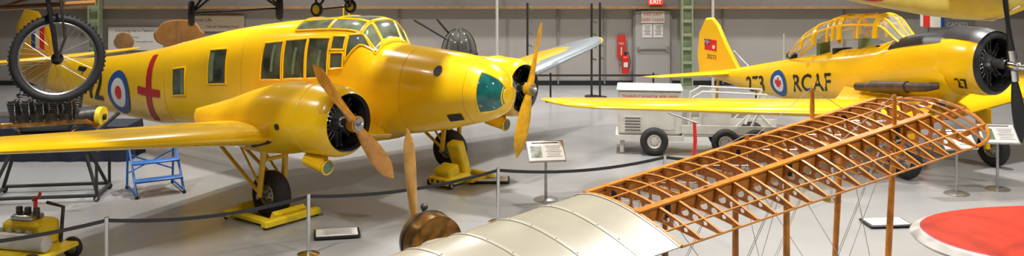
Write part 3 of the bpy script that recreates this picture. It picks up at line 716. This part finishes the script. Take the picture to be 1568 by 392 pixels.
# ================================================================== HANGING THINGS
b=B('hanging_bicycle_wheel_glider')
c=V((-3.47,7.6,4.18)); axw=V((.38,-.92,.05)).normalized(); ax_,a_,b_=frame(axw)
R=.335
b.torus(c,axw,R-.03,.032,RUB,60,12)
for i in range(60):
    t=2*pi*i/60; d=a_*math.cos(t)+b_*math.sin(t)
    for o in(-.018,.018): b.box(c+d*(R+.002)+ax_*o,(.012,.012,.012),RUB)
b.torus(c,axw,R-.062,.012,STEEL,48,8,1.6)
b.cyl(c-ax_*.07,c+ax_*.07,.02,STEEL); b.cyl(c-ax_*.045,c-ax_*.035,.04,STEEL);b.cyl(c+ax_*.035,c+ax_*.045,.045,DSTEEL)
for i in range(36):
    t=2*pi*i/36; d=a_*math.cos(t)+b_*math.sin(t); t2=t+(.9 if i%4<2 else -.9); d2=a_*math.cos(t2)+b_*math.sin(t2)
    b.cyl(c+d2*.038+ax_*(.04 if i%2 else -.04),c+d*(R-.065),.0013,STEEL,n=4,cap=False)
for o in(-.075,.075):
    b.tube([c+ax_*o,c+ax_*o+V((-.03,0,.2)),c+ax_*o+V((-.08,0,.5)),c+ax_*o*.5+V((-.1,0,.8))],.016,BLACK)
    b.tube([c+ax_*o,c+ax_*o+V((.06,.0,.15)),c+ax_*o+V((.02,0,.5))],.01,DSTEEL)
b.tube([c+V((-.9,0,.36)),c+V((.25,.1,.42))],.02,BROWN); b.tube([c+V((-.9,.3,.25)),c+V((-.1,0,.5))],.016,BROWN)
b.box(c+V((-.7,.1,.62)),(1.6,.5,.1),BROWN,bev=.03)
for o in(-1.3,.0): b.cyl(c+V((o,.1,.6)),c+V((o,.1,4.8)),.006,WIRE,n=5)
b.done()
def hanging(name,x,y,z,s,body,rz,wheels):
    b=B(name,loc=(x,y,z),rz=rz)
    rows=[]
    for q,r in((1.6,.05),(1.5,.25),(1.0,.33),(0,.36),(-1.5,.25),(-3,.1),(-3.6,.03)):
        rows.append([V((q*s,r*s*sp(math.cos(2*pi*j/20),.8),.85*s+r*s*sp(math.sin(2*pi*j/20),.8))) for j in range(20)])
    b.grid(rows,body,closed=True,caps=True)
    for sg in(-1,1): wing(b,[(u*s,v*s,zz*s,cc*s,t) for u,v,zz,cc,t in halfwing(0,3.8*sg,(.8,1.2,.1),(.8,1.1,.09),lambda v:1.15,.4,5)],body)
    b.prism([(-3*s,.8*s),(-3.3*s,1.4*s),(-3.7*s,1.4*s),(-3.7*s,.75*s)],0,.03,body)
    for px,py,r,hm in wheels:
        b.wheel((px,py,0),(.55*(1 if r>.15 else 0),1,0),r,r*.5,RUB,hm,.55)
        b.cyl((px,py,0),(px+.2,py*.3,.6*s),.02,BLACK); b.cyl((px,py,0),(px-.3,py*.3,.6*s),.02,BLACK)
    b.cyl((wheels[0][0],wheels[0][1],0),(wheels[1][0],wheels[1][1],0),.015,BLACK)
    for q in(-2,.8): b.cyl((q*s,0,.9*s),(q*s,0,8.9-z),.008,WIRE,n=5)
    b.done()
hanging('hanging_model_airplane',-4.42,16,3.93,.8,TAN,-.75,[(0,-.8,.2,DRED),(0,.8,.2,DSTEEL)])
hanging('hanging_model_airplane',-2.95,16.5,3.94,.8,BROWN,-.5,[(0,-.44,.12,YEL2),(0,.44,.12,YEL2)])
b=B('stored_airplane_rudder',loc=(-10.9,32.6,0),rz=.1)
for cx,cz_,w_,h_,m in((.0,1.98,.82,.45,BROWN),(-1.75,1.75,.33,.28,TAN)):
    out=[(cx+w_*sp(math.cos(2*pi*i/28),.8)*(1 if math.sin(2*pi*i/28)<.2 else .85),cz_+h_*sp(math.sin(2*pi*i/28),.8)) for i in range(28)]
    b.prism(out,0,.06,m,.93); b.beam((cx,-.08,cz_-h_),(cx,-.08,cz_+h_*.95),.05,.03,TAN,up=(0,1,0))
    b.beam((cx,0,0),(cx,0,cz_-h_*.9),.1,.1,TAN); b.beam((cx-.3,.0,.04),(cx+.3,0,.04),.5,.08,TAN)
b.done()
b=B('gun_turret',loc=(-1.6,30,0))
b.cyl((0,0,0),(0,0,1.5),.4,DSTEEL,n=28); b.torus((0,0,1.62),(0,0,1),.52,.06,MATTE); b.cyl((0,0,1.5),(0,0,1.68),.5,DSTEEL,n=28)
rows=[]
for i in range(9):
    ph=pi/2*i/8; rows.append([V((.52*math.cos(ph)*math.cos(2*pi*j/28),.52*math.cos(ph)*math.sin(2*pi*j/28),1.65+.72*math.sin(ph))) for j in range(28)])
b.grid(rows,mat('turret_perspex',(.12,.12,.11),.08,alpha=.55,coat=.5),closed=True)
for k in range(8):
    t=2*pi*k/8; b.tube([V((.525*math.cos(pi/2*i/8)*math.cos(t),.525*math.cos(pi/2*i/8)*math.sin(t),1.65+.725*math.sin(pi/2*i/8))) for i in range(9)],.015,BLACK,5)
for dy in(-.12,.12): b.cyl((0,dy,1.85),(-1.0+dy*2.8,dy-.1,2.65),.035,BLACK,n=10); b.box((0,dy,1.85),(.5,.12,.2),MATTE)
b.done()
b=B('hanging_yellow_airplane',loc=(12.2,26.5,-.15),rz=-.3)
PY=mat('pale_yellow_fabric',(.60,.55,.16),.45,0,.08,3)
rows=[]
for q,r in((1.3,.05),(1.2,.3),(.7,.5),(0,.55),(-1,.48),(-2.4,.25),(-3.4,.06)):
    rows.append([V((q*1.05,r*1.5*sp(math.cos(2*pi*j/24),.8)*.9,3.7+r*1.15*sp(math.sin(2*pi*j/24),.9))) for j in range(24)])
b.grid(rows,PY,closed=True,caps=True)
for sg in(-1,1): wing(b,halfwing(.1*sg,3.0*sg,(.6,1.3,.12),(.6,1.2,.1),lambda v:4.25,.5,6),PY)
b.tube([(1.1,-.6,3.5),(.5,-.35,3.1),(-.4,.35,3.08),(-1.0,.6,3.5)],.025,OFFW)
for q in(-1.8,.5): b.cyl((q,0,4.2),(q,0,9.12),.01,WIRE,n=5)
b.done()
b=B('hanging_brown_wing',loc=(8.3,24.5,0),rz=.1)
wing(b,[(u,v,z,c,t) for u,v,z,c,t in halfwing(-1.6,1.6,(.4,.9,.1),(.4,.9,.1),lambda v:3.72,.4,6)],BROWN)
b.ell((.4,-.4,3.63),(.25,.4,.08),DRED); b.ell((.4,1.0,3.63),(.25,.4,.08),DRED)
for y in(-1,1): b.cyl((0,y,3.7),(0,y,8.98),.01,WIRE,n=5)
b.done()
b=B('striped_banner',loc=(13.3,31.5,0))
b.cyl((0,0,2.3),(0,0,5.2),.36,WHITE,n=28)
for t0,m in((-160,RED),(-70,BLUE)):
    b.grid([[V((.365*math.cos(math.radians(t0+j*3)),.365*math.sin(math.radians(t0+j*3)),z)) for j in range(13)] for z in(2.3,3.7,5.2)],m)
b.cyl((0,0,5.2),(0,0,8.98),.01,WIRE,n=5)
b.done()
sign('wall_display_board',(15.2,34.4,1.9),1.6,1.0,mat('poster_grey',(.2,.2,.19),.6),[('AIR CADETS',.2,0,.2,WHITE),('1941',.2,0,-.15,WHITE)])
# ================================================================== LIGHTS
for j,y in enumerate((6,11.5,17,22.5,28,31.8)):
    for x in((-14,-6,2,10) if j%2 else (-10,-2,6,14)):
        w=1.0
        if y>26: w=.8
        if x<-9: w*=.6
        if y<8: w*=.7
        L=bpy.data.lights.new('ceiling_lamp_light','AREA'); L.shape='DISK'; L.size=.5; L.energy=385*w; L.color=(1,.96,.91); L.spread=math.radians(130)
        o=bpy.data.objects.new('ceiling_lamp_light',L); COL.objects.link(o)
        b=B('ceiling_lamp',loc=(x,y,8.2)); b.rev((0,0,0),(0,0,1),[(-.02,.40),(.25,.3),(.35,.1),(.5,.05),(.8,.03)],STEEL,24)
        lo=b.done(); o.parent=lo; o.location=(0,0,-.03)
w=bpy.data.worlds.new('World'); SC.world=w; w.use_nodes=True
w.node_tree.nodes['Background'].inputs[0].default_value=(.9,.92,1,1); w.node_tree.nodes['Background'].inputs[1].default_value=.15
# ================================================================== CAMERA
cd=bpy.data.cameras.new('camera'); cd.sensor_width=36; cd.lens=35.0; cd.shift_y=-.1856
co=bpy.data.objects.new('camera',cd); COL.objects.link(co); co.location=(0,0,5.1); co.rotation_euler=(pi/2,0,0)
SC.camera=co
SC.view_settings.view_transform='Standard'
